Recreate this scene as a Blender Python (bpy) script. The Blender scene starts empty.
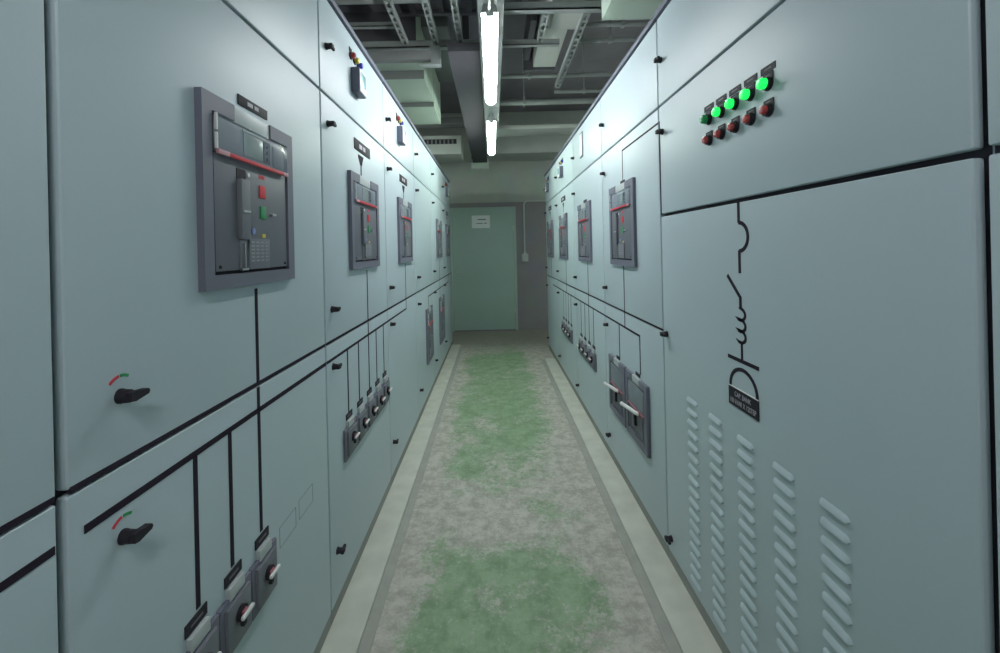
import bpy, bmesh, math, random
from mathutils import Vector, Matrix
random.seed(7)
S = bpy.context.scene
COL = S.collection
PI = math.pi

# ------------------------------------------------------------------ camera
EYE = 1.40
cd = bpy.data.cameras.new('camera'); cam = bpy.data.objects.new('camera', cd); COL.objects.link(cam)
cd.sensor_width = 36.0; cd.lens = 14.76; cd.clip_start = 0.02
cd.shift_x = 0.007; cd.shift_y = -0.0775
cam.location = (0, 0, EYE)
cam.rotation_euler = (Matrix.Rotation(PI/2, 4, 'X') @ Matrix.Rotation(math.radians(-1.3), 4, 'Z')).to_euler()
S.camera = cam

# ------------------------------------------------------------------ world, exposure
w = bpy.data.worlds.new('world'); S.world = w; w.use_nodes = True
w.node_tree.nodes['Background'].inputs[0].default_value = (0.35, 0.42, 0.42, 1)
w.node_tree.nodes['Background'].inputs[1].default_value = 0.02
S.view_settings.view_transform = 'Standard'; S.view_settings.look = 'None'
S.view_settings.gamma = 1.0; S.view_settings.use_curve_mapping = False
S.view_settings.exposure = 0.12
S.cycles.use_denoising = True
S.cycles.max_bounces = 10; S.cycles.diffuse_bounces = 6
TUBE = 52.0            # strength of the fluorescent diffusers
TUBE_COL = (0.94, 0.98, 1.0)
TUBE_FAR = (0.88, 1.0, 0.90)

# ------------------------------------------------------------------ materials
def mat(name, col, rough=0.5, metal=0.0, emit=None, es=0.0, noise=0.0, nscale=20.0, bump=0.0, spec=0.5, trans=0.0, alpha=1.0):
    m = bpy.data.materials.new(name); m.use_nodes = True
    nt = m.node_tree; b = nt.nodes['Principled BSDF']
    b.inputs['Base Color'].default_value = (*col, 1); b.inputs['Roughness'].default_value = rough
    b.inputs['Metallic'].default_value = metal
    b.inputs['Specular IOR Level'].default_value = spec
    if trans: b.inputs['Transmission Weight'].default_value = trans
    if alpha < 1: b.inputs['Alpha'].default_value = alpha
    if emit: b.inputs['Emission Color'].default_value = (*emit, 1); b.inputs['Emission Strength'].default_value = es
    if noise or bump:
        tc = nt.nodes.new('ShaderNodeTexCoord'); n = nt.nodes.new('ShaderNodeTexNoise')
        n.inputs['Scale'].default_value = nscale; n.inputs['Detail'].default_value = 5
        g = nt.nodes.new('ShaderNodeNewGeometry')
        nt.links.new(g.outputs['Position'], n.inputs['Vector'])
        if noise:
            mx = nt.nodes.new('ShaderNodeMix'); mx.data_type = 'RGBA'
            mx.inputs['A'].default_value = (*[c*(1-noise) for c in col], 1)
            mx.inputs['B'].default_value = (*[min(1, c*(1+noise)) for c in col], 1)
            nt.links.new(n.outputs['Fac'], mx.inputs['Factor']); nt.links.new(mx.outputs['Result'], b.inputs['Base Color'])
        if bump:
            bp = nt.nodes.new('ShaderNodeBump'); bp.inputs['Strength'].default_value = bump; bp.inputs['Distance'].default_value = 0.002
            nt.links.new(n.outputs['Fac'], bp.inputs['Height']); nt.links.new(bp.outputs['Normal'], b.inputs['Normal'])
    return m

def painted_steel():
    """pale grey-green powder coat with faint large smudges and orange-peel"""
    m = mat('painted_steel', (0.50, 0.60, 0.61), 0.42, spec=0.45)
    nt = m.node_tree; b = nt.nodes['Principled BSDF']; L = nt.links.new
    g = nt.nodes.new('ShaderNodeNewGeometry')
    n1 = nt.nodes.new('ShaderNodeTexNoise'); n1.inputs['Scale'].default_value = 2.2; n1.inputs['Detail'].default_value = 3
    L(g.outputs['Position'], n1.inputs['Vector'])
    mx = nt.nodes.new('ShaderNodeMix'); mx.data_type = 'RGBA'
    mx.inputs['A'].default_value = (0.475, 0.570, 0.605, 1); mx.inputs['B'].default_value = (0.525, 0.615, 0.645, 1)
    L(n1.outputs['Fac'], mx.inputs['Factor'])
    n3 = nt.nodes.new('ShaderNodeTexNoise'); n3.inputs['Scale'].default_value = 9; n3.inputs['Detail'].default_value = 8
    n3.inputs['Roughness'].default_value = 0.7
    L(g.outputs['Position'], n3.inputs['Vector'])
    rp = nt.nodes.new('ShaderNodeValToRGB'); rp.color_ramp.elements[0].position = 0.66; rp.color_ramp.elements[1].position = 0.78
    rp.color_ramp.elements[0].color = (0, 0, 0, 1); rp.color_ramp.elements[1].color = (0.18, 0.18, 0.18, 1)
    L(n3.outputs['Fac'], rp.inputs['Fac'])
    mx2 = nt.nodes.new('ShaderNodeMix'); mx2.data_type = 'RGBA'
    L(rp.outputs['Color'], mx2.inputs['Factor']); L(mx.outputs['Result'], mx2.inputs['A'])
    mx2.inputs['B'].default_value = (0.36, 0.40, 0.38, 1)
    L(mx2.outputs['Result'], b.inputs['Base Color'])
    n2 = nt.nodes.new('ShaderNodeTexNoise'); n2.inputs['Scale'].default_value = 260
    L(g.outputs['Position'], n2.inputs['Vector'])
    bp = nt.nodes.new('ShaderNodeBump'); bp.inputs['Strength'].default_value = 0.10; bp.inputs['Distance'].default_value = 0.001
    L(n2.outputs['Fac'], bp.inputs['Height']); L(bp.outputs['Normal'], b.inputs['Normal'])
    return m

def floor_mat():
    m = mat('worn_green_paint', (0.3, 0.33, 0.3), 0.62, spec=0.35)
    nt = m.node_tree; b = nt.nodes['Principled BSDF']; L = nt.links.new
    g = nt.nodes.new('ShaderNodeNewGeometry')
    def noise(sc, det, rg=0.6, dist=0.0):
        n = nt.nodes.new('ShaderNodeTexNoise'); n.inputs['Scale'].default_value = sc; n.inputs['Detail'].default_value = det
        n.inputs['Roughness'].default_value = rg; n.inputs['Distortion'].default_value = dist
        L(g.outputs['Position'], n.inputs['Vector']); return n.outputs['Fac']
    def math_(op, a, c):
        n = nt.nodes.new('ShaderNodeMath'); n.operation = op
        for i, v in enumerate((a, c)):
            if isinstance(v, (int, float)): n.inputs[i].default_value = v
            else: L(v, n.inputs[i])
        return n.outputs[0]
    def ramp(fac, p0, p1):
        n = nt.nodes.new('ShaderNodeMapRange'); n.interpolation_type = 'SMOOTHSTEP'
        n.inputs['From Min'].default_value = p0; n.inputs['From Max'].default_value = p1
        L(fac, n.inputs['Value']); return n.outputs['Result']
    def mix(f, a, c):
        n = nt.nodes.new('ShaderNodeMix'); n.data_type = 'RGBA'
        if isinstance(f, float): n.inputs['Factor'].default_value = f
        else: L(f, n.inputs['Factor'])
        for k, v in (('A', a), ('B', c)):
            if isinstance(v, tuple): n.inputs[k].default_value = (*v, 1)
            else: L(v, n.inputs[k])
        return n.outputs['Result']
    sep = nt.nodes.new('ShaderNodeSeparateXYZ'); L(g.outputs['Position'], sep.inputs[0])
    x, y = sep.outputs[0], sep.outputs[1]
    base = mix(ramp(noise(13, 10, 0.8), 0.38, 0.62), (0.34, 0.325, 0.275), (0.53, 0.52, 0.455))
    # where paint survives: big blotches + fine flaking, more of it in the far middle
    mid = ramp(math_('ABSOLUTE', math_('SUBTRACT', x, 0.02), 0.0), 0.56, 0.24)
    far = math_('MULTIPLY', ramp(y, 2.2, 3.3), ramp(y, 6.0, 5.2))
    near = ramp(y, 2.05, 1.75)
    lean = math_('MULTIPLY', math_('ADD', far, near), 0.115)
    f = math_('ADD', math_('MULTIPLY', noise(2.6, 5, 0.65), 0.50), math_('MULTIPLY', noise(30, 10, 0.85, 0.3), 0.50))
    f = math_('ADD', f, math_('MULTIPLY', lean, mid))
    f = math_('SUBTRACT', f, math_('MULTIPLY', math_('SUBTRACT', 1.0, mid), 0.09))
    paint = mix(ramp(noise(9, 9, 0.75), 0.38, 0.62), (0.13, 0.26, 0.12), (0.23, 0.37, 0.20))
    c = mix(math_('MULTIPLY', ramp(f, 0.50, 0.60), 0.80), base, paint)
    # bare brownish concrete beyond the painted strip
    c = mix(math_('MULTIPLY', ramp(y, 5.4, 6.2), 0.8), c, (0.24, 0.245, 0.20))
    # pale scuffs
    c = mix(math_('MULTIPLY', ramp(noise(34, 9, 0.85, 0.6), 0.53, 0.66), 0.5), c, (0.56, 0.57, 0.52))
    L(c, b.inputs['Base Color'])
    bp = nt.nodes.new('ShaderNodeBump'); bp.inputs['Strength'].default_value = 0.25; bp.inputs['Distance'].default_value = 0.002
    L(noise(60, 6), bp.inputs['Height']); L(bp.outputs['Normal'], b.inputs['Normal'])
    return m

def wall_mat():
    """upper wall pale, dado below 2.2 m dark grey: two paints"""
    m = mat('two_tone_wall_paint', (0.2, 0.2, 0.2), 0.8)
    nt = m.node_tree; b = nt.nodes['Principled BSDF']; L = nt.links.new
    g = nt.nodes.new('ShaderNodeNewGeometry'); sep = nt.nodes.new('ShaderNodeSeparateXYZ'); L(g.outputs['Position'], sep.inputs[0])
    gt = nt.nodes.new('ShaderNodeMath'); gt.operation = 'GREATER_THAN'; gt.inputs[1].default_value = 2.20; L(sep.outputs[2], gt.inputs[0])
    n = nt.nodes.new('ShaderNodeTexNoise'); n.inputs['Scale'].default_value = 3; n.inputs['Detail'].default_value = 6
    L(g.outputs['Position'], n.inputs['Vector'])
    a = nt.nodes.new('ShaderNodeMix'); a.data_type = 'RGBA'; L(gt.outputs[0], a.inputs['Factor'])
    a.inputs['A'].default_value = (0.31, 0.305, 0.32, 1); a.inputs['B'].default_value = (0.50, 0.54, 0.51, 1)
    mu = nt.nodes.new('ShaderNodeMix'); mu.data_type = 'RGBA'; mu.blend_type = 'MULTIPLY'; mu.inputs['Factor'].default_value = 0.35
    L(a.outputs['Result'], mu.inputs['A']); L(n.outputs['Color'], mu.inputs['B'])
    L(mu.outputs['Result'], b.inputs['Base Color'])
    return m

M = dict(
    steel=painted_steel(), floor=floor_mat(), wall=wall_mat(),
    gap=mat('black_gasket', (0.035, 0.03, 0.042), 0.8),
    plinth=mat('grey_plinth', (0.27, 0.28, 0.26), 0.6, noise=0.1),
    cap=mat('blue_grey_trim', (0.13, 0.14, 0.19), 0.5),
    line=mat('black_mimic_tape', (0.028, 0.020, 0.034), 0.7, spec=0.15),
    flange=mat('charcoal_plastic', (0.165, 0.168, 0.215), 0.5, bump=0.05, nscale=300),
    face=mat('dark_grey_plastic', (0.15, 0.158, 0.185), 0.45),
    dark=mat('black_plastic', (0.030, 0.026, 0.034), 0.6, spec=0.2),
    mid=mat('grey_plastic', (0.175, 0.185, 0.21), 0.5),
    lightg=mat('pale_grey_plastic', (0.48, 0.52, 0.52), 0.4),
    white=mat('white_plastic', (0.75, 0.76, 0.74), 0.4),
    clear=mat('clear_cover', (0.55, 0.68, 0.80), 0.12, alpha=0.14, spec=0.5),
    red=mat('red_plastic', (0.70, 0.055, 0.075), 0.5, spec=0.3),
    pink=mat('faded_red_plastic', (0.36, 0.12, 0.15), 0.5),
    redlens=mat('red_lens', (0.50, 0.06, 0.06), 0.25),
    greenb=mat('green_button', (0.03, 0.30, 0.10), 0.4),
    greendim=mat('unlit_green_lens', (0.03, 0.36, 0.13), 0.25),
    greenlit=mat('lit_green_lens', (0.02, 0.6, 0.12), 0.25, emit=(0.01, 1.0, 0.12), es=0.95),
    yellow=mat('yellow_lens', (0.75, 0.62, 0.08), 0.3),
    blue=mat('blue_lens', (0.04, 0.06, 0.55), 0.3),
    pinkish=mat('pink_plastic', (0.62, 0.30, 0.34), 0.5),
    dull=mat('grey_print', (0.30, 0.32, 0.34), 0.6),
    bluish=mat('pale_blue_dot', (0.25, 0.32, 0.62), 0.4),
    lcd=mat('lcd_glass', (0.30, 0.34, 0.30), 0.2),
    screen=mat('meter_screen', (0.36, 0.60, 0.64), 0.2),
    metal=mat('brushed_metal', (0.55, 0.55, 0.56), 0.3, metal=0.9),
    galv=mat('galvanised_steel', (0.36, 0.39, 0.38), 0.42, metal=0.35, noise=0.15, nscale=30),
    ceil=mat('dark_concrete_ceiling', (0.21, 0.20, 0.225), 0.9, noise=0.25, nscale=2.5),
    conc=mat('kerb_concrete', (0.54, 0.55, 0.48), 0.8, noise=0.22, nscale=9, bump=0.2),
    angle=mat('grey_floor_strip', (0.35, 0.35, 0.31), 0.7, noise=0.2, nscale=14),
    duct=mat('pale_green_duct', (0.40, 0.50, 0.42), 0.6, noise=0.08, nscale=4),
    ductg=mat('grey_metal_and_duct_shade', (0.19, 0.20, 0.20), 0.6),  # grey metal, also the painted shade on the duct fronts
    ceilp=mat('pale_ceiling_beam', (0.50, 0.53, 0.50), 0.8, noise=0.15, nscale=3),
    beam=mat('dark_painted_beam', (0.055, 0.054, 0.062), 0.7),
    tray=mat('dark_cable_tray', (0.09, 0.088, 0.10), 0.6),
    door=mat('teal_grey_door_paint', (0.35, 0.49, 0.44), 0.5, noise=0.06, nscale=3),
    frame=mat('door_frame_paint', (0.38, 0.50, 0.46), 0.5),
    paper=mat('white_paper', (0.84, 0.90, 0.90), 0.7),
    ink=mat('grey_ink', (0.16, 0.20, 0.21), 0.8),
    outline=mat('thin_scribed_outline', (0.16, 0.19, 0.18), 0.6),
    text=mat('label_print', (0.50, 0.48, 0.54), 0.6),
    faint=mat('worn_label_print', (0.15, 0.14, 0.17), 0.6),
    tube=mat('lit_diffuser', (0.9, 0.9, 0.9), 0.5, emit=TUBE_COL, es=TUBE),
    tubefar=mat('lit_diffuser_greenish', (0.9, 0.9, 0.9), 0.5, emit=TUBE_FAR, es=TUBE),
    cond=mat('white_conduit', (0.55, 0.60, 0.58), 0.5),
)

# ------------------------------------------------------------------ mesh helpers
def bx(bm, x0, x1, y0, y1, z0, z1, bev=0.0, seg=2):
    x0, x1 = sorted((x0, x1)); y0, y1 = sorted((y0, y1)); z0, z1 = sorted((z0, z1))
    vs = [bm.verts.new((x, y, z)) for x in (x0, x1) for y in (y0, y1) for z in (z0, z1)]
    fs = [(0,1,3,2), (4,6,7,5), (0,4,5,1), (2,3,7,6), (0,2,6,4), (1,5,7,3)]
    ff = [bm.faces.new([vs[i] for i in f]) for f in fs]
    bmesh.ops.recalc_face_normals(bm, faces=ff)
    if bev:
        bev = min(bev, 0.45*min(x1-x0, y1-y0, z1-z0))
        es = list({e for f in ff for e in f.edges})
        bmesh.ops.bevel(bm, geom=es, offset=bev, segments=seg, affect='EDGES', profile=0.6)

def prism(bm, pts, y0, y1):
    """closed 2-D outline in the (x, z) plane extruded from y0 to y1"""
    a = [bm.verts.new((x, y0, z)) for x, z in pts]; b = [bm.verts.new((x, y1, z)) for x, z in pts]
    n = len(pts); fs = [bm.faces.new(a), bm.faces.new(b[::-1])]
    for i in range(n): fs.append(bm.faces.new((a[i], b[i], b[(i+1) % n], a[(i+1) % n])))
    bmesh.ops.recalc_face_normals(bm, faces=fs)

def cyl(bm, c, r, y0, y1, n=20, r2=None):
    """cylinder or cone frustum along y"""
    r2 = r if r2 is None else r2
    a = [bm.verts.new((c[0]+r*math.cos(2*PI*i/n), y0, c[1]+r*math.sin(2*PI*i/n))) for i in range(n)]
    b = [bm.verts.new((c[0]+r2*math.cos(2*PI*i/n), y1, c[1]+r2*math.sin(2*PI*i/n))) for i in range(n)]
    fs = [bm.faces.new(a), bm.faces.new(b[::-1])]
    for i in range(n): fs.append(bm.faces.new((a[i], b[i], b[(i+1) % n], a[(i+1) % n])))
    bmesh.ops.recalc_face_normals(bm, faces=fs)

def dome(bm, c, r, y0, h, n=18, k=5):
    """button cap bulging towards -y"""
    rings = [[bm.verts.new((c[0]+r*math.cos(2*PI*i/n), y0, c[1]+r*math.sin(2*PI*i/n))) for i in range(n)]]
    for j in range(0, k):
        a = (j/k)*PI/2
        rr = r*math.cos(a)*0.35+r*0.65 if j < k-1 else r*0.6
        yy = y0-h*0.5-h*0.5*math.sin(a)
        rings.append([bm.verts.new((c[0]+rr*math.cos(2*PI*i/n), yy, c[1]+rr*math.sin(2*PI*i/n))) for i in range(n)])
    fs = [bm.faces.new(rings[0]), bm.faces.new(rings[-1][::-1])]
    for p, q in zip(rings, rings[1:]):
        for i in range(n): fs.append(bm.faces.new((p[i], q[i], q[(i+1) % n], p[(i+1) % n])))
    bmesh.ops.recalc_face_normals(bm, faces=fs)

def ribbon(bm, pts, wdt, y0, y1):
    """flat tape of constant width following a polyline in (x, z)"""
    n = len(pts); L_, R_ = [], []
    for i, p in enumerate(pts):
        p = Vector(p)
        d0 = (p-Vector(pts[i-1])).normalized() if i else None
        d1 = (Vector(pts[i+1])-p).normalized() if i < n-1 else None
        d = ((d0 or d1)+(d1 or d0)).normalized(); nn = Vector((-d.y, d.x))
        k = wdt/2/max(0.5, nn.dot(Vector((-(d0 or d1).y, (d0 or d1).x))))
        L_.append(p+nn*k); R_.append(p-nn*k)
    for i in range(n-1):
        quad = [L_[i], L_[i+1], R_[i+1], R_[i]]
        prism(bm, [(q.x, q.y) for q in quad], y0, y1)

def tubeb(bm, pts, r, n=10):
    """round tube along 3-D points"""
    prev = None; rings = []
    for i, p in enumerate(pts):
        p = Vector(p)
        t = (Vector(pts[min(i+1, len(pts)-1)])-Vector(pts[max(i-1, 0)])).normalized()
        up = Vector((0, 0, 1)) if abs(t.z) < 0.9 else Vector((1, 0, 0))
        if prev is not None: up = prev
        s = t.cross(up).normalized(); u = s.cross(t).normalized(); prev = u
        rings.append([bm.verts.new(p+(s*math.cos(2*PI*k/n)+u*math.sin(2*PI*k/n))*r) for k in range(n)])
    fs = [bm.faces.new(rings[0]), bm.faces.new(rings[-1][::-1])]
    for a, b in zip(rings, rings[1:]):
        for k in range(n): fs.append(bm.faces.new((a[k], b[k], b[(k+1) % n], a[(k+1) % n])))
    bmesh.ops.recalc_face_normals(bm, faces=fs)

def obj(name, bm, m, parent=None, loc=(0, 0, 0), smooth=True):
    me = bpy.data.meshes.new(name); bm.to_mesh(me); bm.free()
    me.materials.append(M[m])
    if smooth:
        for p in me.polygons: p.use_smooth = True
        try: me.set_sharp_from_angle(angle=math.radians(32))
        except Exception: pass
    o = bpy.data.objects.new(name, me); COL.objects.link(o)
    o.location = loc
    if parent: o.parent = parent
    return o

def B(name, m, parent, *boxes, bev=0.0, loc=(0, 0, 0)):
    bm = bmesh.new()
    for b in boxes: bx(bm, *b, bev=bev)
    return obj(name, bm, m, parent, loc)

def thing(name, label, cat, loc=(0, 0, 0), rz=0.0, group=None):
    o = bpy.data.objects.new(name, None); COL.objects.link(o)
    o.empty_display_size = 0.1
    o.location = loc; o.rotation_euler = (0, 0, rz); o['label'] = label; o['category'] = cat
    if group: o['group'] = group
    return o
def tag(o, label, cat, group=None):
    o['label'] = label; o['category'] = cat
    if group: o['group'] = group
    return o
def struct(name, bm, m):
    o = obj(name, bm, m); o['kind'] = 'structure'; return o

FONT = None
def text(name, body, h, m, parent, loc, width=None):
    cu = bpy.data.curves.new('lettering', 'FONT'); cu.body = body; cu.size = h*1.38; cu.align_x = 'CENTER'; cu.align_y = 'CENTER'; cu.extrude = 0.0003
    t = bpy.data.objects.new('tmp', cu); COL.objects.link(t)
    bpy.context.view_layer.update()
    me = bpy.data.meshes.new_from_object(t.evaluated_get(bpy.context.evaluated_depsgraph_get()))
    bpy.data.objects.remove(t)
    xs = [v.co.x for v in me.vertices]; k = width/(max(xs)-min(xs)) if width else 1.0
    cx = (max(xs)+min(xs))/2
    for v in me.vertices:
        x, y, z = v.co; v.co = ((x-cx)*k, -z, y)
    me.materials.clear(); me.materials.append(M[m]); me.name = name
    o = bpy.data.objects.new(name, me); COL.objects.link(o); o.parent = parent; o.location = loc
    return o

# ------------------------------------------------------------------ cabinet fittings
# local frame of a cabinet: x = reading direction, z = up, -y = out into the aisle, door fronts at y = 0
CACHE = {}
def part(key, name, m, parent, fn, loc=(0, 0, 0)):
    """mesh built once per key, shared by every repeat"""
    if key not in CACHE:
        bm = bmesh.new(); fn(bm); o = obj(name, bm, m, parent, loc); CACHE[key] = o.data
        return o
    o = bpy.data.objects.new(name, CACHE[key]); COL.objects.link(o); o.parent = parent; o.location = loc
    return o

def small_handle(door, x, z, side):
    """black quarter-turn lock with a stub wing pointing into the door"""
    d = side
    def f(bm):
        cyl(bm, (0, 0), 0.0155, -0.004, 0.0, 18)
        cyl(bm, (0, 0), 0.012, -0.022, -0.003, 18, 0.0135)
        bx(bm, -0.008*d, 0.034*d, -0.030, -0.018, -0.0075, 0.0075, 0.003)
        bx(bm, -0.013, 0.013, -0.034, -0.020, -0.010, 0.010, 0.003)
    h = part(('sh', d), 'door_handle', 'dark', door, f, (x, 0, z)); h.scale = (0.85, 0.85, 0.85)
    return h

def big_handle(door, x, z):
    def f(bm):
        cyl(bm, (0, 0), 0.019, -0.006, 0.0, 24)
        cyl(bm, (0, 0), 0.0165, -0.026, -0.005, 24, 0.018)
        prism(bm, [(-0.014, -0.011), (0.0, -0.0135), (0.024, -0.010), (0.046, -0.0065), (0.050, 0.0), (0.046, 0.007), (0.022, 0.009), (0.0, 0.0135), (-0.014, 0.011)], -0.040, -0.022)
    h = part('bh', 'door_handle', 'dark', door, f, (x, 0, z)); h.scale = (0.56, 0.70, 0.66)
    def arc(a0, a1):
        def g(bm): ribbon(bm, [(0.026*math.cos(math.radians(a0+(a1-a0)*i/6)), 0.026*math.sin(math.radians(a0+(a1-a0)*i/6))) for i in range(7)], 0.0048, -0.001, 0.0)
        return g
    part('arc_r', 'red_sticker', 'red', door, arc(140, 98), (x+0.002, 0, z+0.008))
    part('arc_g', 'green_sticker', 'greenb', door, arc(92, 56), (x+0.002, 0, z+0.008))

def breaker(cab, x, ztop, wdt=0.42, hgt=0.44, notch=True):
    """air circuit breaker: charcoal door flange with a notch, recessed grey face, clear hinged cover with red stripe"""
    k = wdt/0.42; q = hgt/0.44; H = hgt
    key = ('acb', round(wdt, 3), round(hgt, 3))
    def fl(bm):
        W = wdt; a = 0.033*k; b = 0.036*k; n0, n1 = 0.120*k, 0.290*k
        prism(bm, [(0, -H), (a, -H), (a, 0), (0, 0)], -0.016, 0)
        prism(bm, [(W-b, -H), (W, -H), (W, 0), (W-b, 0)], -0.016, 0)
        prism(bm, [(a, -H), (W-b, -H), (W-b, -H+0.032), (a, -H+0.032)], -0.016, 0)
        prism(bm, [(a, -0.038), (n0, -0.038), (n0, 0), (a, 0)], -0.016, 0)
        prism(bm, [(n1, -0.038), (W-b, -0.038), (W-b, 0), (n1, 0)], -0.016, 0)
    f = part(key+('f',), 'circuit_breaker', 'flange', cab, fl, (x, 0, ztop))
    P = lambda s, m, fn, n=None: part(key+(n or s,), s, m, f, fn)
    Z = lambda v: -v*q
    P('label_holder', 'lightg', lambda bm: bx(bm, 0.122*k, 0.288*k, -0.013, 0, -0.040, -0.002, 0.002))
    P('recess', 'dark', lambda bm: bx(bm, 0.033*k, 0.384*k, -0.004, 0.0, -H+0.032, -0.038))
    P('face_plate', 'face', lambda bm: bx(bm, 0.040*k, 0.376*k, -0.013, -0.004, -H+0.040, Z(0.130), 0.002))
    P('trip_unit', 'mid', lambda bm: bx(bm, 0.044*k, 0.372*k, -0.012, -0.004, Z(0.126), -0.044, 0.002))
    P('display', 'lcd', lambda bm: bx(bm, 0.160*k, 0.250*k, -0.0145, -0.012, Z(0.112), Z(0.054), 0.001))
    P('display_bezel', 'lightg', lambda bm: bx(bm, 0.156*k, 0.262*k, -0.015, -0.012, Z(0.052), Z(0.047)))
    def keys(bm):
        bx(bm, 0.256*k, 0.288*k, -0.014, -0.012, Z(0.112), Z(0.054))
        for i in range(3): cyl(bm, (0.272*k, Z(0.067+0.017*i)), 0.005, -0.018, -0.013, 10)
    P('keypad', 'dark', keys)
    P('side_window', 'face', lambda bm: bx(bm, 0.305*k, 0.360*k, -0.014, -0.012, Z(0.115), Z(0.056), 0.001))
    P('clear_cover', 'clear', lambda bm: bx(bm, 0.042*k, 0.374*k, -0.022, -0.019, Z(0.122), -0.043, 0.001))
    P('cover_edge', 'white', lambda bm: bx(bm, 0.038*k, 0.043*k, -0.023, -0.018, Z(0.080), -0.042))
    P('cover_edge', 'white', lambda bm: bx(bm, 0.038*k, 0.043*k, -0.023, -0.018, Z(0.122), Z(0.086)), 'cover_edge2')
    P('red_stripe', 'red', lambda bm: bx(bm, 0.085*k, 0.345*k, -0.0245, -0.018, Z(0.132), Z(0.123), 0.001))
    P('stripe_end', 'pinkish', lambda bm: bx(bm, 0.042*k, 0.085*k, -0.0243, -0.018, Z(0.133), Z(0.122), 0.001))
    P('stripe_end', 'pinkish', lambda bm: bx(bm, 0.345*k, 0.374*k, -0.0243, -0.018, Z(0.133), Z(0.122), 0.001), 'stripe_end2')
    P('lever_slot', 'dark', lambda bm: bx(bm, 0.126*k, 0.164*k, -0.0145, -0.012, Z(0.176), Z(0.150)))
    P('charging_lever', 'mid', lambda bm: (bx(bm, 0.126*k, 0.164*k, -0.026, -0.012, Z(0.325), Z(0.176), 0.004), bx(bm, 0.130*k, 0.160*k, -0.016, -0.012, Z(0.395), Z(0.325), 0.002)))
    P('lever_clip', 'metal', lambda bm: bx(bm, 0.131*k, 0.160*k, -0.028, -0.024, Z(0.258), Z(0.253)))
    P('locking_bar', 'metal', lambda bm: (bx(bm, 0.143*k, 0.146*k, -0.021, -0.015, Z(0.397), Z(0.335)), bx(bm, 0.131*k, 0.158*k, -0.021, -0.015, Z(0.401), Z(0.396))))
    P('spring_flag', 'white', lambda bm: cyl(bm, (0.178*k, Z(0.160)), 0.006*k, -0.015, -0.012, 14))
    P('status_window', 'red', lambda bm: bx(bm, 0.228*k, 0.256*k, -0.0135, -0.012, Z(0.160), Z(0.150)))
    P('off_button', 'red', lambda bm: bx(bm, 0.228*k, 0.258*k, -0.0155, -0.012, Z(0.212), Z(0.178), 0.001))
    P('on_button', 'greenb', lambda bm: bx(bm, 0.230*k, 0.258*k, -0.0155, -0.012, Z(0.268), Z(0.234), 0.001))
    P('key_lock', 'metal', lambda bm: bx(bm, 0.280*k, 0.302*k, -0.022, -0.012, Z(0.256), Z(0.250), 0.002))
    P('blue_dot', 'bluish', lambda bm: cyl(bm, (0.195*k, Z(0.302)), 0.009*k, -0.015, -0.012, 16))
    P('yellow_mark', 'yellow', lambda bm: bx(bm, 0.238*k, 0.254*k, -0.0140, -0.012, Z(0.318), Z(0.308)))
    P('rating_plate', 'mid', lambda bm: bx(bm, 0.170*k, 0.268*k, -0.0180, -0.012, Z(0.400), Z(0.322), 0.001))
    def rows(bm):
        for i in range(6):
            for j in range(4):
                bx(bm, (0.176+0.022*j)*k, (0.176+0.022*j+0.015)*k, -0.0186, -0.0179, Z(0.333+0.0095*i), Z(0.329+0.0095*i))
    P('rating_print', 'dull', rows)
    P('screw', 'dark', lambda bm: cyl(bm, (0.056*k, Z(0.390)), 0.004, -0.0145, -0.012, 10))
    P('screw', 'dark', lambda bm: cyl(bm, (0.362*k, Z(0.390)), 0.004, -0.0145, -0.012, 10), 'screw2')
    return f

def name_plate(cab, x, z, wdt=0.24, h=0.052):
    p = part(('np', wdt, h), 'name_plate', 'dark', cab, lambda bm: bx(bm, -wdt/2, wdt/2, -0.003, 0, -h/2, h/2, 0.001), (x, 0, z))
    part(('npt', wdt, h), 'plate_print', 'text', p, lambda bm: (bx(bm, -wdt*0.22, -wdt*0.04, -0.0036, -0.003, -h*0.2, h*0.2), bx(bm, wdt*0.02, wdt*0.16, -0.0036, -0.003, -h*0.2, h*0.2)))

def feeder_mark(cab, x, z0, z1):
    """the small black isolator symbol above a breaker"""
    def f(bm):
        L = z1-z0
        bx(bm, -0.006, 0.006, -0.001, 0, 0, L*0.62)
        prism(bm, [(-0.012, L*0.5), (0.012, L*0.5), (0.040, L), (-0.040, L), (-0.040, L*0.86)], -0.001, 0)
    m = part(('fm', round(z1-z0, 3)), 'isolator_symbol', 'line', cab, f, (x, 0, z0))

def meter(cab, x, z, lamps=True):
    """panel meter under three phase lamps"""
    m = part('mt', 'panel_meter', 'cap', cab, lambda bm: bx(bm, -0.050, 0.050, -0.038, 0, -0.056, 0.056, 0.004), (x, 0, z))
    part('mtf', 'meter_face', 'white', m, lambda bm: bx(bm, -0.045, 0.045, -0.041, -0.037, -0.051, 0.051, 0.002))
    part('mts', 'meter_screen', 'screen', m, lambda bm: bx(bm, -0.034, 0.034, -0.0425, -0.040, -0.022, 0.040, 0.001))
    if lamps:
        for i, c in enumerate(('redlens', 'yellow', 'blue')):
            l = part(('pl', c), 'phase_lamp', 'dark', cab, lambda bm: (cyl(bm, (0, 0), 0.0165, -0.006, 0, 18), bx(bm, -0.017, 0.017, -0.002, 0, 0.016, 0.036)), (x-0.052+0.052*i, 0, z+0.105))
            part(('pll', c), 'lens', c, l, lambda bm: dome(bm, (0, 0), 0.0135, -0.005, 0.020))

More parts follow.
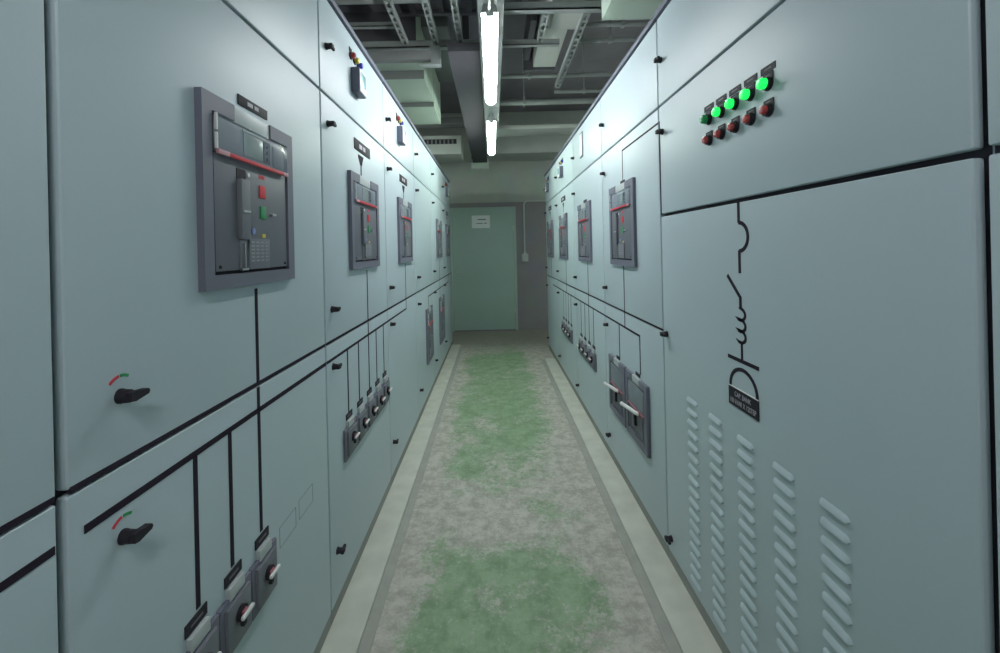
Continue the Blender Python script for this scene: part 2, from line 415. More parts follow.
def fuse_switch(cab, x, z, wdt=0.14, hgt=0.13):
    """one module of a switch bank: dark frame, grey face, lever handle, a white and a black tag on top"""
    k = wdt/0.14; key = ('fs', round(wdt, 3))
    f = part(key, 'fuse_switch', 'flange', cab, lambda bm: bx(bm, -wdt/2+0.001, wdt/2-0.001, -0.010, 0, -hgt, 0, 0.003), (x, 0, z))
    part(key+(1,), 'switch_face', 'mid', f, lambda bm: bx(bm, -wdt*0.36, wdt*0.36, -0.018, -0.009, -hgt*0.88, -hgt*0.10, 0.002))
    part(key+(2,), 'switch_knob', 'dark', f, lambda bm: (cyl(bm, (0, -hgt*0.40), 0.020*k, -0.026, -0.017, 18), bx(bm, -0.006, 0.006, -0.030, -0.02, -hgt*0.62, -hgt*0.40, 0.002)))
    part(key+(3,), 'switch_lever', 'white', f, lambda bm: bx(bm, -0.026*k, 0.026*k, -0.040, -0.031, -hgt*0.42, -hgt*0.35, 0.004))
    part(key+(4,), 'lever_neck', 'pink', f, lambda bm: bx(bm, -0.010*k, 0.010*k, -0.033, -0.022, -hgt*0.44, -hgt*0.34, 0.002))
    part(key+(5,), 'feeder_tag', 'lightg', f, lambda bm: bx(bm, -0.030*k, 0.034*k, -0.012, 0, -0.006, 0.022, 0.001))
    part(key+(6,), 'feeder_label', 'dark', f, lambda bm: (bx(bm, -0.034*k, 0.038*k, -0.003, 0, 0.026, 0.050)))
    part(key+(7,), 'label_print', 'faint', f, lambda bm: (bx(bm, -0.018*k, 0.022*k, -0.0036, -0.003, 0.036, 0.041)))

def load_switch(cab, x, z, wdt, hgt):
    """square load-break switch with notched frame, glassy cover and a long white handle on a red arm"""
    key = ('ls', round(wdt, 3))
    def fl(bm):
        b = wdt*0.10; n0, n1 = wdt*0.30, wdt*0.66
        bx(bm, 0, b, -0.018, 0, -hgt, 0, 0.003); bx(bm, wdt-b, wdt, -0.018, 0, -hgt, 0, 0.003)
        bx(bm, b, wdt-b, -0.018, 0, -hgt, -hgt+0.034, 0.002)
        bx(bm, b, n0, -0.018, 0, -0.034, 0, 0.002); bx(bm, n1, wdt-b, -0.018, 0, -0.034, 0, 0.002)
    f = part(key, 'load_break_switch', 'flange', cab, fl, (x, 0, z))
    P = lambda s, m, fn: part(key+(s,), s, m, f, fn)
    P('label_holder', 'lightg', lambda bm: bx(bm, wdt*0.31, wdt*0.65, -0.014, 0, -0.036, -0.001, 0.002))
    P('feeder_label', 'dark', lambda bm: bx(bm, wdt*0.40, wdt*0.60, -0.003, 0, 0.004, 0.022))
    P('recess', 'dark', lambda bm: bx(bm, wdt*0.10, wdt*0.90, -0.005, 0, -hgt+0.034, -0.034))
    P('upper_cover', 'mid', lambda bm: bx(bm, wdt*0.13, wdt*0.87, -0.016, -0.005, -hgt*0.48, -0.042, 0.003))
    P('cover_glass', 'clear', lambda bm: bx(bm, wdt*0.15, wdt*0.85, -0.020, -0.017, -hgt*0.44, -0.050, 0.001))
    P('lower_plate', 'face', lambda bm: bx(bm, wdt*0.13, wdt*0.87, -0.013, -0.005, -hgt+0.042, -hgt*0.50, 0.003))
    P('lower_frame', 'cap', lambda bm: (bx(bm, wdt*0.20, wdt*0.80, -0.017, -0.012, -hgt+0.052, -hgt+0.060), bx(bm, wdt*0.20, wdt*0.225, -0.017, -0.012, -hgt+0.052, -hgt*0.56), bx(bm, wdt*0.775, wdt*0.80, -0.017, -0.012, -hgt+0.052, -hgt*0.56)))
    P('handle_arm', 'pink', lambda bm: (bx(bm, wdt*0.12, wdt*0.88, -0.022, -0.012, -hgt*0.495, -hgt*0.475, 0.002), cyl(bm, (wdt*0.68, -hgt*0.49), 0.014, -0.026, -0.012, 16)))
    P('handle_grip', 'white', lambda bm: tubeb(bm, [(wdt*0.70, -0.018, -hgt*0.49), (wdt*0.64, -0.034, -hgt*0.49), (wdt*0.50, -0.042, -hgt*0.49), (wdt*0.25, -0.062, -hgt*0.49), (wdt*0.22, -0.064, -hgt*0.49)], 0.010, 12))
    P('locking_tab', 'dark', lambda bm: bx(bm, wdt*0.44, wdt*0.50, -0.024, -0.012, -hgt*0.74, -hgt*0.52, 0.002))
    return f

def lamp(cab, x, z, lens, tagged):
    def f(bm):
        pts = [(0.019*math.cos(a), 0.019*math.sin(a)) for a in [PI+PI*i/12 for i in range(13)]]
        prism(bm, pts+[(0.019, 0.028), (-0.019, 0.028)], -0.003, 0)
        cyl(bm, (0, 0), 0.0165, -0.012, -0.002, 20)
    l = part(('il', tagged), 'indicator_lamp', 'dark', cab, f, (x, 0, z))
    rl, pr = (0.0122, 0.013) if lens == 'redlens' else (0.0145, 0.018)
    part(('ill', lens), 'lens', lens, l, lambda bm: dome(bm, (0, 0), rl, -0.011, pr))
    part('ilp', 'holder_print', 'faint', l, lambda bm: (bx(bm, -0.010, 0.010, -0.0035, -0.003, 0.020, 0.0225)))
    if tagged:
        t = part('tg', 'lamp_tag', 'dark', cab, lambda bm: bx(bm, -0.029, 0.029, -0.002, 0, -0.009, 0.009), (x, 0, z+0.040))
        part('tgt', 'tag_print', 'faint', t, lambda bm: bx(bm, -0.014, 0.014, -0.0026, -0.002, -0.002, 0.002))

A_, B_ = 0.63, 0.745
DEPTH = 0.80
TOPZ = 2.41; SEAM = 2.01
class Cabinet:
    """doors: list of (z0, z1). D0..D1 is the stretch of aisle it occupies"""
    def __init__(s, side, D0, D1, label, doors, group, ga=0.0045, gb=0.0045):
        s.side, s.D0, s.D1 = side, D0, D1; s.w = D1-D0
        if side == 'L': s.root = thing('switchgear_cabinet', label, 'electrical cabinet', (-A_, D0, 0), PI/2, group)
        else: s.root = thing('switchgear_cabinet', label, 'electrical cabinet', (B_, D1, 0), -PI/2, group)
        r = s.root; g = 0.0045; W = s.w
        B('body', 'gap', r, (0.002, W-0.002, 0.021, DEPTH, 0.06, TOPZ-0.012))
        B('plinth', 'plinth', r, (0.0, W, 0.004, DEPTH-0.02, 0.0, 0.060), bev=0.002)
        B('side_panel', 'steel', r, (0.0, 0.0018, 0.022, DEPTH, 0.058, TOPZ-0.012), (W-0.0018, W, 0.022, DEPTH, 0.058, TOPZ-0.012))
        B('top_trim', 'cap', r, (0.0, W, -0.010, DEPTH, TOPZ-0.010, TOPZ+0.014), bev=0.003)
        s.doors = []
        for z0, z1 in doors:
            bm = bmesh.new(); bx(bm, ga, W-gb, 0.0, 0.020, z0+0.0045, z1-0.0045, bev=0.0055, seg=3)
            d = obj('door', bm, 'steel', r); s.doors.append((z0, z1, d))
            if 0.9 < z0 < 1.2: B('gasket', 'line', r, (ga+0.004, W-gb-0.004, -0.0006, 0.004, z0-0.001, z0+0.0085))
        s.hx = None
    def X(s, D): return D-s.D0 if s.side == 'L' else s.D1-D
    def door_at(s, z):
        for z0, z1, d in s.doors:
            if z0 <= z <= z1: return d
        return s.root
    def handles(s, zs, off=0.064):
        for z in zs:
            if s.side == 'L': small_handle(s.door_at(z), off, z, 1)
            else: small_handle(s.door_at(z), off, z, 1)
    def vline(s, D, z0, z1, wd=0.011):
        x = s.X(D); B('mimic_line', 'line', s.root, (x-wd/2, x+wd/2, -0.0012, 0.0, z0, z1))
    def hline(s, Da, Db, z, wd=0.011):
        a, b = s.X(Da), s.X(Db); B('mimic_line', 'line', s.root, (a, b, -0.0012, 0.0, z-wd/2, z+wd/2))
    def acb(s, Da, Db, ztop=1.76, h=0.437):
        return breaker(s.root, min(s.X(Da), s.X(Db)), ztop, abs(Db-Da), h)

ZB = 1.055
STD = [(0.058, ZB), (ZB, SEAM), (SEAM, TOPZ-0.012)]
gl = 'row of switchgear cabinets on the left'; gr = 'row of switchgear cabinets on the right'
HZL = (2.20, 1.90, 1.18, 0.958, 0.245); HZR = (2.20, 1.88, 1.13, 0.885, 0.16)
LZ = 0.988

# ---- left row
c = Cabinet('L', -0.33, 0.592, 'nearest cabinet of the left row, cut off by the left edge of the view', STD, gl, gb=0.007)
c.hline(0.20, 0.592-0.012, LZ, 0.012)
c = Cabinet('L', 0.592, 1.525, 'left row cabinet with two black lever handles under red and green arcs', STD, gl, ga=0.007)
big_handle(c.door_at(1.18), c.X(0.686), 1.168); big_handle(c.door_at(0.9), c.X(0.686), 0.933)
c.acb(0.874, 1.268); 
name_plate(c.root, c.X(1.09), 1.768+0.022, 0.132, 0.026)
c.vline(1.085, ZB, 1.31, 0.012); c.vline(1.085, 0.668, LZ, 0.012); c.vline(0.965, 0.668, LZ, 0.012); c.vline(0.853, 0.668, LZ, 0.012)
c.vline(1.085, LZ, ZB-0.006, 0.012)
c.hline(0.622, 1.522, LZ, 0.013)
for D in (0.843, 0.963, 1.083): fuse_switch(c.root, c.X(D), 0.612, 0.12)
def outline(cab, D0, D1, z0, z1):
    x0, x1 = cab.X(D0), cab.X(D1); t = 0.0012
    B('scribed_outline', 'outline', cab.root, (x0, x1, -0.0005, 0, z0, z0+t), (x0, x1, -0.0005, 0, z1-t, z1), (x0, x0+t, -0.0005, 0, z0, z1), (x1-t, x1, -0.0005, 0, z0, z1))
outline(c, 1.175, 1.272, 0.555, 0.614); outline(c, 1.292, 1.390, 0.560, 0.620)

c = Cabinet('L', 1.525, 2.42, 'left row cabinet with one breaker above a bank of five switches', STD, gl)
c.handles(HZL)
c.acb(1.795, 2.225); name_plate(c.root, 2.01-c.D0, 1.905); feeder_mark(c.root, 1.985-c.D0, 1.77, 1.865)
c.vline(2.04, ZB, 1.31); c.vline(2.04, 0.72, ZB-0.006); c.hline(1.528, 2.417, LZ)
for i in range(5):
    D = 1.745+0.142*i
    fuse_switch(c.root, c.X(D), 0.67, 0.14)
    if i != 2: c.vline(D, 0.72, LZ)
meter(c.root, 0.395, 2.19)

c = Cabinet('L', 2.42, 3.33, 'left row cabinet with one breaker above a plain lower door', STD, gl)
c.handles(HZL)
c.acb(2.715, 3.145); name_plate(c.root, 2.93-c.D0, 1.905); feeder_mark(c.root, 2.93-c.D0, 1.77, 1.865)
c.vline(2.93, LZ-0.005, 1.31); c.hline(2.423, 2.93, LZ)
meter(c.root, 0.395, 2.19)

c = Cabinet('L', 3.33, 4.24, 'left row cabinet with a plain upper door and one breaker low down', STD, gl)
c.handles(HZL)
c.acb(3.745, 4.105, 0.855, 0.50); c.vline(3.93, 0.855, 0.966); c.hline(3.93, 4.237, 0.96)

c = Cabinet('L', 4.24, 5.12, 'left row cabinet with one breaker above and one below, second from the door', STD, gl)
c.handles(HZL)
c.acb(4.55, 4.98, 1.75); c.vline(4.78, 0.855, 1.30); c.hline(4.243, 5.117, 0.96)
c.acb(4.66, 5.08, 0.855, 0.53)

c = Cabinet('L', 5.12, 6.13, 'left row cabinet closest to the door at the end of the aisle', STD, gl)
c.handles(HZL)
c.acb(5.47, 5.88, 1.75); name_plate(c.root, 5.68-c.D0, 1.905); feeder_mark(c.root, 5.68-c.D0, 1.77, 1.865)
c.hline(5.123, 5.68, 0.96); c.vline(5.68, 0.955, 1.30)
meter(c.root, 0.52, 2.19)

# ---- right row
RD1 = [(0.058, 1.529), (1.533, SEAM), (SEAM, TOPZ-0.012)]
ZR = 1.020
RD = [(0.058, ZR), (ZR, SEAM), (SEAM, TOPZ-0.012)]
c = Cabinet('R', -0.55, 0.625, 'nearest cabinet of the right row, cut off by the right edge of the view', RD1, gr, ga=0.009)
c = Cabinet('R', 0.625, 1.815, 'right row cabinet with ten indicator lamps, a capacitor symbol and louvred vents', RD1, gr, gb=0.009)
c.handles((2.20, 1.89, 1.015, 0.13), 0.042)
c.vline(1.806, 1.532, 1.945, 0.009); pass
for i, D in enumerate((1.393, 1.318, 1.243, 1.168, 1.093)):
    lamp(c.root, c.X(D), 1.824, 'greendim' if i == 0 else 'greenlit', True)
    lamp(c.root, c.X(D), 1.754, 'redlens', False)
X = c.X
# one-line symbol: fuse arc, switch blade, coil, capacitor plates
sy = bmesh.new(); wd = 0.0115
cx = X(1.240)
ribbon(sy, [(cx, 1.530), (cx, 1.463)], wd, -0.0012, 0)
ribbon(sy, [(cx-0.002, 1.463)]+[(cx+0.043*math.cos(a), 1.420+0.043*math.sin(a)) for a in [PI/2-PI*i/14 for i in range(15)]], wd, -0.0012, 0)
ribbon(sy, [(cx, 1.379), (cx, 1.310)], wd, -0.0012, 0)
obj('fuse_symbol', sy, 'line', c.root)
sy = bmesh.new()
ribbon(sy, [(cx-0.066, 1.300), (cx, 1.236), (cx, 1.200)], wd, -0.0012, 0)
pts = []
for k in range(3):
    zc = 1.185-0.034*k
    pts += [(cx+0.024*math.cos(a)-0.002, zc+0.018*math.sin(a)) for a in [PI/2-PI*1.25*i/10 for i in range(11)]]
ribbon(sy, [(cx, 1.203)]+pts+[(cx+0.002, 1.098), (cx+0.002, 1.048)], 0.0095, -0.0012, 0)
obj('coil_symbol', sy, 'line', c.root)
sy = bmesh.new()
ribbon(sy, [(X(1.312), 1.043), (X(1.160), 1.043)], wd, -0.0013, 0)
mx = (X(1.307)+X(1.165))/2; rr = (X(1.165)-X(1.307))/2-0.005
ribbon(sy, [(mx-rr, 0.953)]+[(mx+rr*math.cos(a), 0.955+0.062*math.sin(a)) for a in [PI-PI*i/20 for i in range(21)]]+[(mx+rr, 0.953)], wd, -0.0012, 0)
obj('capacitor_symbol', sy, 'line', c.root)
lb = B('name_plate', 'dark', c.root, (X(1.309), X(1.163), -0.003, 0, 0.893, 0.951)); 
B('plate_edge', 'white', lb, (X(1.309), X(1.163), -0.003, 0, 0.9508, 0.9535))
text('plate_lettering', 'CAP. BANK', 0.016, 'text', lb, (mx, -0.0032, 0.933), 0.080)
text('plate_lettering', '100 kVAR X 12STEP', 0.016, 'text', lb, (mx, -0.0032, 0.909), 0.126)
# louvres: five columns of pressed hoods on the lower door
low = c.doors[0][2]
for k, D in enumerate((1.560, 1.398, 1.232, 1.070, 0.910)):
    bm = bmesh.new(); hw = 0.041
    for j in range(17):
        z = 0.803-0.0432*j
        x0, x1 = X(D)-hw, X(D)+hw
        # wedge hood: flares out downward, open at the bottom, rounded ends
        n = 12; top = []; rim = []
        N = 14
        for i in range(N+1):
            t = i/N; xx = x0+(x1-x0)*t
            e = min(1.0, math.sqrt(max(0.0, 1-(max(0, abs(t-0.5)-0.36)/0.14)**2)))
            top.append(bm.verts.new((xx, -0.0002, z+0.009*e)))
            rim.append((xx, e))
        midv = [bm.verts.new((xx, -0.0052*e-0.0002, z-0.000)) for xx, e in rim]
        lowv = [bm.verts.new((xx, -0.0068*e-0.0002, z-0.007*e)) for xx, e in rim]
        bck = [bm.verts.new((xx, 0.0002, z-0.009*e)) for xx, e in rim]
        for i in range(N):
            for a, b in ((top, midv), (midv, lowv), (lowv, bck)):
                try: bm.faces.new((a[i], a[i+1], b[i+1], b[i]))
                except ValueError: pass
    bmesh.ops.recalc_face_normals(bm, faces=bm.faces[:])
    obj('louvre_column', bm, 'steel', low)

c = Cabinet('R', 1.815, 2.765, 'right row cabinet with one breaker above two load switches with white handles', RD, gr)
c.handles(HZR)
c.acb(2.120, 2.555, 1.755, 0.465)
c.hline(1.818, 2.325, 1.941, 0.009); c.vline(2.325, 1.765, 1.945, 0.009)
B('breaker_tag', 'dark', c.root, (c.X(2.36), c.X(2.29), -0.004, 0, 1.757, 1.772))
c.vline(2.345, 0.935, 1.29, 0.010); c.hline(2.105, 2.762, 0.935)
c.vline(2.11, 0.735, 0.935); c.vline(2.455, 0.735, 0.935)
load_switch(c.root, c.X(2.305), 0.712, 0.315, 0.345); load_switch(c.root, c.X(2.640), 0.712, 0.315, 0.345)

c = Cabinet('R', 2.765, 3.75, 'right row cabinet with an unlabelled breaker above a bank of four switches', RD, gr)
c.handles(HZR)
c.acb(3.075, 3.510, 1.750, 0.465); B('breaker_tag', 'dark', c.root, (c.X(3.32), c.X(3.22), -0.004, 0, 1.752, 1.775))
c.hline(2.768, 3.747, 0.935)
for i, D in enumerate((3.09, 3.235, 3.38, 3.525)):
    fuse_switch(c.root, c.X(D), 0.605, 0.14)
    c.vline(D, 0.655, 0.935)
c.vline(3.235, 0.935, 1.285)
pf = B('blank_frame', 'cap', c.root, (c.X(3.36)-0.052, c.X(3.36)+0.052, -0.006, 0, 2.135, 2.335), bev=0.002)
B('blank_plate', 'white', pf, (c.X(3.36)-0.042, c.X(3.36)+0.042, -0.009, -0.005, 2.146, 2.324), bev=0.002)

c = Cabinet('R', 3.75, 4.75, 'right row cabinet with a labelled breaker above four switches, second from the end', RD, gr)
c.handles(HZR)
c.acb(4.06, 4.51, 1.742, 0.46); name_plate(c.root, c.X(4.28), 1.905); feeder_mark(c.root, c.X(4.28), 1.765, 1.865)
c.hline(3.753, 4.747, 0.935); c.vline(4.20, 0.935, 1.285)
for i, D in enumerate((3.98, 4.12, 4.26, 4.40)):
    fuse_switch(c.root, c.X(D), 0.605, 0.14)
    c.vline(D, 0.655, 0.935)
meter(c.root, c.X(4.30), 2.19)

c = Cabinet('R', 4.75, 5.72, 'right row cabinet farthest from the viewer, next to the white conduit', RD, gr)
c.handles(HZR)
c.acb(5.00, 5.50, 1.742, 0.46); name_plate(c.root, c.X(5.27), 1.905); feeder_mark(c.root, c.X(5.27), 1.765, 1.865)
c.hline(4.753, 5.15, 0.935); c.vline(5.25, ZR, 1.285)
meter(c.root, c.X(5.38), 2.19)

# ------------------------------------------------------------------ room shell
XL, XR, YB, YF, ZC = -2.6, 2.7, 7.05, -3.2, 3.55
bm = bmesh.new(); bx(bm, XL-0.2, XR+0.2, YF-0.2, YB+0.2, -0.15, 0.0); struct('floor', bm, 'floor')
bm = bmesh.new(); bx(bm, XL-0.2, XR+0.2, YF-0.2, YB+0.2, ZC, ZC+0.2); struct('ceiling', bm, 'ceil')
for nm, a in (('wall_left', (XL-0.15, XL, YF, YB, 0, ZC)), ('wall_right', (XR, XR+0.15, YF, YB, 0, ZC)), ('wall_front', (XL-0.15, XR+0.15, YF-0.15, YF, 0, ZC)), ('wall_back', (XL-0.15, XR+0.15, YB, YB+0.15, 0, ZC))):
    bm = bmesh.new(); bx(bm, *a); struct(nm, bm, 'wall')
# raised concrete kerb in front of each row, and the grey strip beside it
def strip(name, x0, x1, y0, y1, z0, z1, m):
    bm = bmesh.new(); bx(bm, x0, x1, y0, y1, z0, z1, bev=0.004); struct(name, bm, m)
strip('trim_1', -0.640, -0.507, -0.4, 6.02, 0, 0.010, 'conc')
strip('trim_2', 0.618, 0.757, -0.6, 5.15, 0, 0.010, 'conc')
strip('trim_3', -0.507, -0.462, -0.4, 5.98, 0, 0.004, 'angle')
strip('trim_4', 0.573, 0.618, -0.6, 5.10, 0, 0.004, 'angle')

# door at the end of the aisle
dr = bpy.data.objects.new('door_1', None); COL.objects.link(dr); dr.location = (-0.163, YB, 0); dr['kind'] = 'structure'
B('door_frame', 'frame', dr, (-0.565, -0.525, -0.03, 0.0, 0, 2.12), (0.525, 0.565, -0.03, 0.0, 0, 2.12), (-0.525, 0.525, -0.03, 0.0, 2.09, 2.12), bev=0.004)
lf = B('door_leaf', 'door', dr, (-0.522, 0.522, -0.022, 0.0, 0.018, 2.088), bev=0.004)
B('door_threshold', 'ceil', dr, (-0.525, 0.525, -0.05, 0.0, 0, 0.016))
B('door_hinge', 'metal', dr, (0.512, 0.528, -0.032, -0.020, 0.30, 0.40), bev=0.002)
B('door_hinge', 'metal', dr, (0.512, 0.528, -0.032, -0.020, 1.70, 1.80), bev=0.002)
dh = bmesh.new(); cyl(dh, (-0.455, 1.02), 0.022, -0.034, -0.021, 18); bx(dh, -0.465, -0.35, -0.062, -0.048, 1.01, 1.03, 0.005); bx(dh, -0.462, -0.448, -0.060, -0.030, 1.013, 1.027)
obj('door_handle', dh, 'metal', dr)
# paper notice
nt_ = thing('paper_notice', 'white paper notice with two lines of print stuck on the door', 'sign', (-0.198, YB-0.0235, 1.872))
B('sheet', 'paper', nt_, (-0.155, 0.155, -0.0010, 0, -0.108, 0.108))
B('print', 'ink', nt_, (-0.055, 0.09, -0.0016, -0.001, 0.030, 0.046), (-0.075, 0.03, -0.0016, -0.001, -0.034, -0.022), (0.052, 0.10, -0.0016, -0.001, -0.034, -0.022))

# conduit right of the door with its socket box
bm = bmesh.new(); xc = 0.545; zc = 2.205; y = YB-0.016
pts = [(1.65, y, zc), (xc+0.06, y, zc)]+[(xc+0.06-0.06*math.sin(a), y, zc-0.06+0.06*math.cos(a)) for a in [PI/2*i/8 for i in range(1, 9)]]+[(xc, y, 1.32)]
tubeb(bm, pts, 0.0125)
cdt = obj('conduit', bm, 'cond'); tag(cdt, 'thin white conduit bending down the grey wall right of the door', 'conduit')
sb = thing('socket_box', 'small pale electrical box under the conduit right of the door', 'electrical box', (xc, YB, 1.25))
B('box', 'cond', sb, (-0.055, 0.055, -0.05, 0, -0.075, 0.055), bev=0.006)
B('collar', 'cond', sb, (-0.024, 0.024, -0.034, -0.002, 0.056, 0.085), bev=0.004)
B('cover', 'lightg', sb, (-0.042, 0.042, -0.056, -0.05, -0.062, 0.042), bev=0.003)

# ------------------------------------------------------------------ fluorescent lights
def light(y0, label, m='tube', x=0.010, rod=0.06):
    z = 2.54; L = 1.15
    t = thing('fluorescent_light', label, 'ceiling light', (x, y0, z), 0, 'fluorescent lights under the ceiling')
    bm = bmesh.new()
    prism(bm, [(-0.040, 0.008), (0.040, 0.008), (0.030, 0.052), (-0.030, 0.052)], 0.0, L)
    obj('housing', bm, 'galv', t)
    bm = bmesh.new()
    prism(bm, [(-0.041*math.cos(a), 0.006-0.044*math.sin(a)) for a in [PI*i/12 for i in range(13)]], 0.004, L-0.004)
    obj('diffuser', bm, m, t)
    for a in (-0.004, L-0.004):
        bm = bmesh.new(); bx(bm, -0.020, 0.020, a, a+0.008, -0.012, 0.016, 0.002)
        obj('end_clip', bm, 'lightg', t)
    for a in (0.10, L-0.125):
        bm = bmesh.new(); bx(bm, -0.012, 0.012, a, a+0.025, 0.052, 0.052+rod); obj('bracket', bm, 'galv', t)
    return t
near = light(1.99, 'lit fluorescent batten above the aisle, larger and nearer of the two in view')
light(3.68, 'lit fluorescent batten above the aisle, smaller one farther down', 'tubefar')
light(-1.275, 'unseen fluorescent batten added behind the viewer as fill light')  # out of view, added for fill
for lx, sd in ((-2.48, 'left'), (2.30, 'right')):  # unseen battens added to brighten the ceiling and far wall
    for ly, wh in ((1.2, 'nearer'), (4.2, 'farther')): light(ly, wh+' unseen fluorescent batten added as fill light over the aisle behind the '+sd+' row', 'tubefar', lx, 0.955)
# looped cable at the near end of the first light
bm = bmesh.new()
tubeb(bm, [(0.02, 0.05, 0.045), (0.030, -0.02, 0.055), (0.028, -0.07, 0.085), (0.015, -0.09, 0.08), (0.0, -0.07, 0.04), (-0.002, -0.02, 0.02), (-0.002, 0.0, 0.016)], 0.006, 8)
obj('supply_cable', bm, 'white', near)
# trunking over the lights
bm = bmesh.new(); bx(bm, -0.052, 0.085, -1.6, 5.0, 2.653, 2.715, 0.003)
for k in range(16): bx(bm, -0.054, 0.087, -1.4+0.42*k, -1.385+0.42*k, 2.652, 2.718)
tag(obj('cable_trunking', bm, 'galv'), 'long grey metal trunking that the aisle lights hang from', 'cable trunking')
bm = bmesh.new()
for yy in (0.9, 2.2, 3.4): tubeb(bm, [(0.02, yy, 2.719), (0.06, yy, ZC)], 0.006, 8)
tag(obj('hanger_rod', bm, 'galv'), 'thin threaded rods holding the light trunking up to the ceiling', 'hanger rods')
# dark beam running along the room beside the trunking
bm = bmesh.new(); bx(bm, -0.275, -0.060, 2.75, 6.30, 2.73, 2.79, 0.004)
for yy in (3.2, 4.6, 5.9): bx(bm, -0.20, -0.15, yy, yy+0.04, 2.79, ZC)

struct('trim_5', bm, 'beam')
# emergency light box
el = thing('emergency_light', 'small pale box hanging at the far end of the central ceiling beam', 'emergency light', (-0.17, 6.36, 2.72))
B('housing', 'lightg', el, (-0.135, 0.135, -0.04, 0.04, -0.075, 0.075), bev=0.006)
B('lens_plate', 'duct', el, (-0.10, 0.12, -0.048, -0.04, -0.055, 0.05), bev=0.003)
B('mount', 'tray', el, (-0.13, 0.05, -0.03, 0.03, 0.075, 0.16))

# ------------------------------------------------------------------ ceiling services
E = EYE
def slotted(x, y0, y1, z, label, wd=0.042):
    """strut channel along the room with slots"""
    bm = bmesh.new()
    bx(bm, x-wd/2, x-wd/2+0.010, y0, y1, z, z+0.04); bx(bm, x+wd/2-0.010, x+wd/2, y0, y1, z, z+0.04)
    n = int((y1-y0)/0.075)
    for i in range(n+1):
        yy = y0+i*(y1-y0)/n
        bx(bm, x-wd/2+0.009, x+wd/2-0.009, yy-0.016, yy+0.016, z+0.003, z+0.008)
    bx(bm, x-wd/2+0.009, x+wd/2-0.009, y0, y1, z+0.036, z+0.04)
    return tag(obj('strut_channel', bm, 'galv'), label, 'metal strut', 'slotted struts under the ceiling')
z = E+1.5
slotted(-0.605, 0.9, 3.0, z, 'slotted strut under the ceiling, nearest the left cabinets')
slotted(-0.380, 0.9, 3.0, z, 'slotted strut under the ceiling, middle one of the three left of the lights')
slotted(-0.205, 0.9, 3.0, z, 'slotted strut under the ceiling, closest on the left of the lights')
slotted(0.375, 2.58, 3.02, z, 'short slotted strut under the ceiling just right of the lights')
slotted(0.640, 2.58, 3.85, z, 'slotted strut under the ceiling over the right cabinets', 0.05)
def cross(x0, x1, y, z, h=0.03, d=0.04, label='', m='galv'):
    bm = bmesh.new(); bx(bm, x0, x1, y, y+d, z, z+h*0.2); bx(bm, x0, x1, y, y+0.004, z, z+h); bx(bm, x0, x1, y+d-0.004, y+d, z, z+h)
    return tag(obj('cross_channel', bm, m), label, 'metal channel', 'cross channels under the ceiling')
cross(-2.2, -0.07, 3.0, z-0.012, 0.05, 0.05, 'cross channel at the far ends of the three left struts')
cross(0.08, 0.52, 3.0, z-0.012, 0.04, 0.04, 'short cross channel right of the lights')
cross(0.08, 0.80, 2.56, z-0.012, 0.05, 0.05, 'cross channel at the top of the view right of the lights')
cross(-2.2, -0.40, 2.52, z+0.05, 0.05, 0.05, 'cross channel at the top of the view left of the lights')
cross(-2.2, -0.62, 2.82, z+0.05, 0.03, 0.04, 'thin cross channel crossing above the left struts')
def pipe(x0, x1, y, z, r, label, m='galv'):
    bm = bmesh.new(); tubeb(bm, [(x0, y, z), ((x0+x1)/2, y, z), (x1, y, z)], r, 12)
    for xx in (x0+0.3, (x0+x1)/2, x1-0.2): bx(bm, xx-0.012, xx+0.012, y-r*1.25, y+r*1.25, z-r*1.2, z+r*1.6)
    for xx in (x0+0.3, x1-0.2): bx(bm, xx-0.006, xx+0.006, y-0.006, y+0.006, z+r*1.5, ZC)
    return tag(obj('pipe', bm, m), label, 'pipe', 'pipes crossing under the ceiling')
pipe(0.08, 2.6, 3.86, E+1.62, 0.020, 'ceiling pipe crossing right of the lights, second from the far end')
pipe(0.08, 2.6, 4.55, E+1.62, 0.033, 'thick pale pipe crossing right of the lights, farthest away')
pipe(0.66, 2.6, 2.92, E+1.58, 0.016, 'thin pipe above the right cabinets, closest to the viewer')
pipe(0.66, 2.6, 3.22, E+1.62, 0.016, 'thin pipe above the right cabinets, second from the viewer')
pipe(0.66, 2.6, 4.16, E+1.58, 0.018, 'pipe above the right cabinets just past the end of the long strut')
# hanging rectangular rail with end bracket (left)
hr = thing('hanging_rail', 'grey square rail with a pale hooked end hanging left of the lights', 'metal rail', (-0.42, 2.975, E+1.385))
B('rail', 'ductg', hr, (-1.7, 0.0, -0.01, 0.05, 0.0, 0.065), bev=0.004)
B('end_bracket', 'galv', hr, (0.0, 0.07, -0.01, 0.05, -0.03, 0.10), (-0.10, 0.07, -0.01, 0.05, -0.04, -0.03), bev=0.003)
# pale green duct on the left, shade on its fronts painted as grey plates
dt = thing('air_duct', 'pale green boxed air duct with shade painted on its fronts above the left cabinets', 'air duct', (0, 0, 0))
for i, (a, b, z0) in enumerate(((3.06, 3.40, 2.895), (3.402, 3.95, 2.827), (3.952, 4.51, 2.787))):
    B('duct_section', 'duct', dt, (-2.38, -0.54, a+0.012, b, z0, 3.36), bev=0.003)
    B('duct_front_shade', 'tray' if i == 0 else 'ductg', dt, (-2.38, -0.54, a, a+0.0115, z0+0.002, 3.36))
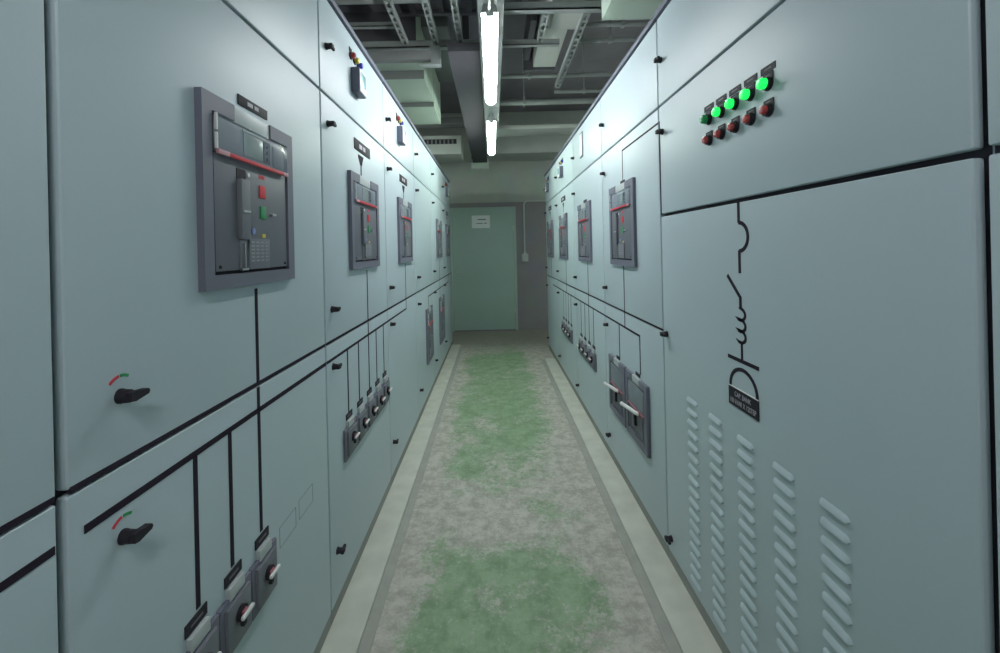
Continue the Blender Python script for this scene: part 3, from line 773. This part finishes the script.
# dark cable trays and slab recesses
def tray(name, label, a, m='tray', slots=0):
    bm = bmesh.new(); bx(bm, *a, bev=0.004)
    if slots:
        x0, x1, y0, y1, z0, z1 = a
        for i in range(slots):
            xx = x0+(i+0.5)*(x1-x0)/slots
            bx(bm, xx-0.02, xx+0.02, y0-0.01, y1+0.01, z0-0.022, z0)
        bx(bm, x0, x1, y0-0.012, y0+0.02, z0-0.03, z0+0.02); bx(bm, x0, x1, y1-0.02, y1+0.012, z0-0.03, z0+0.02)
    return tag(obj(name, bm, m), label, 'cable tray')
tray('cable_tray', 'dark cable tray crossing high up left of the lights above the struts', (-0.68, -0.08, 2.60, 2.95, 3.12, 3.24), 'tray', 6)
tray('cable_tray', 'dark cable tray crossing high up just right of the lights', (0.10, 0.36, 2.60, 2.95, 3.12, 3.24), 'tray', 4)
tray('cable_tray', 'grey flat tray crossing the top of the view right of the lights', (0.08, 0.64, 1.9, 2.50, 3.05, 3.20), 'ductg')
tray('cable_tray', 'wide dark tray over the left cabinets nearest the viewer', (-2.3, -0.70, 1.7, 2.95, 3.12, 3.22), 'tray')
tray('ceiling_panel', 'dark grey boxed panel left of the central beam', (-0.56, -0.33, 3.3, 4.4, 3.20, 3.30), 'ductg')
# pale box on the right at the top of the view
bm = bmesh.new(); bx(bm, 0.655, 1.9, 0.9, 2.36, 2.70, 3.10, bev=0.006)
tag(obj('air_duct', bm, 'duct'), 'pale green duct box above the right cabinets at the top of the view', 'air duct')
# duct elbow on the right
de = thing('duct_elbow', 'pale grey duct elbow beside the short strut right of the lights', 'air duct', (0, 0, 0))
bm = bmesh.new()
prism(bm, [(0.46, 3.02), (0.66, 3.02), (0.66, 3.40), (0.38, 3.40), (0.38, 3.16)], 2.75, 3.05)
obj('bend', bm, 'ceilp', de)
B('straight_section', 'ceilp', de, (0.40, 0.60, 3.06, 3.72, 3.04, 3.36), bev=0.004)
B('support_frame', 'tray', de, (0.32, 0.37, 3.06, 3.72, 3.10, 3.3), (0.32, 0.60, 3.73, 3.78, 3.02, 3.3), bev=0.003)
# pale beams across the room near the back wall
def beam(name, a, m): bm = bmesh.new(); bx(bm, *a, bev=0.006); struct(name, bm, m)
beam('trim_6', (XL, XR, 6.45, 7.05, 2.90, ZC), 'ceilp')
beam('trim_7', (-0.02, XR, 5.25, 5.60, 2.93, 2.98), 'ceilp')
beam('trim_8', (XL, -0.31, 5.25, 5.45, 3.02, 3.10), 'ductg')
gb = thing('ceiling_grille', 'pale box with a dark slotted grille left of the central beam', 'air vent', (-0.62, 5.75, 2.70))
B('housing', 'ceilp', gb, (-1.2, 0.22, -0.20, 0.35, 0.0, 0.25), bev=0.006)
B('opening', 'gap', gb, (-1.1, 0.16, -0.206, -0.20, 0.135, 0.200))
bm = bmesh.new()
for i in range(22): bx(bm, -1.08+0.056*i, -1.06+0.056*i, -0.214, -0.204, 0.132, 0.203)
obj('slats', bm, 'ductg', gb)
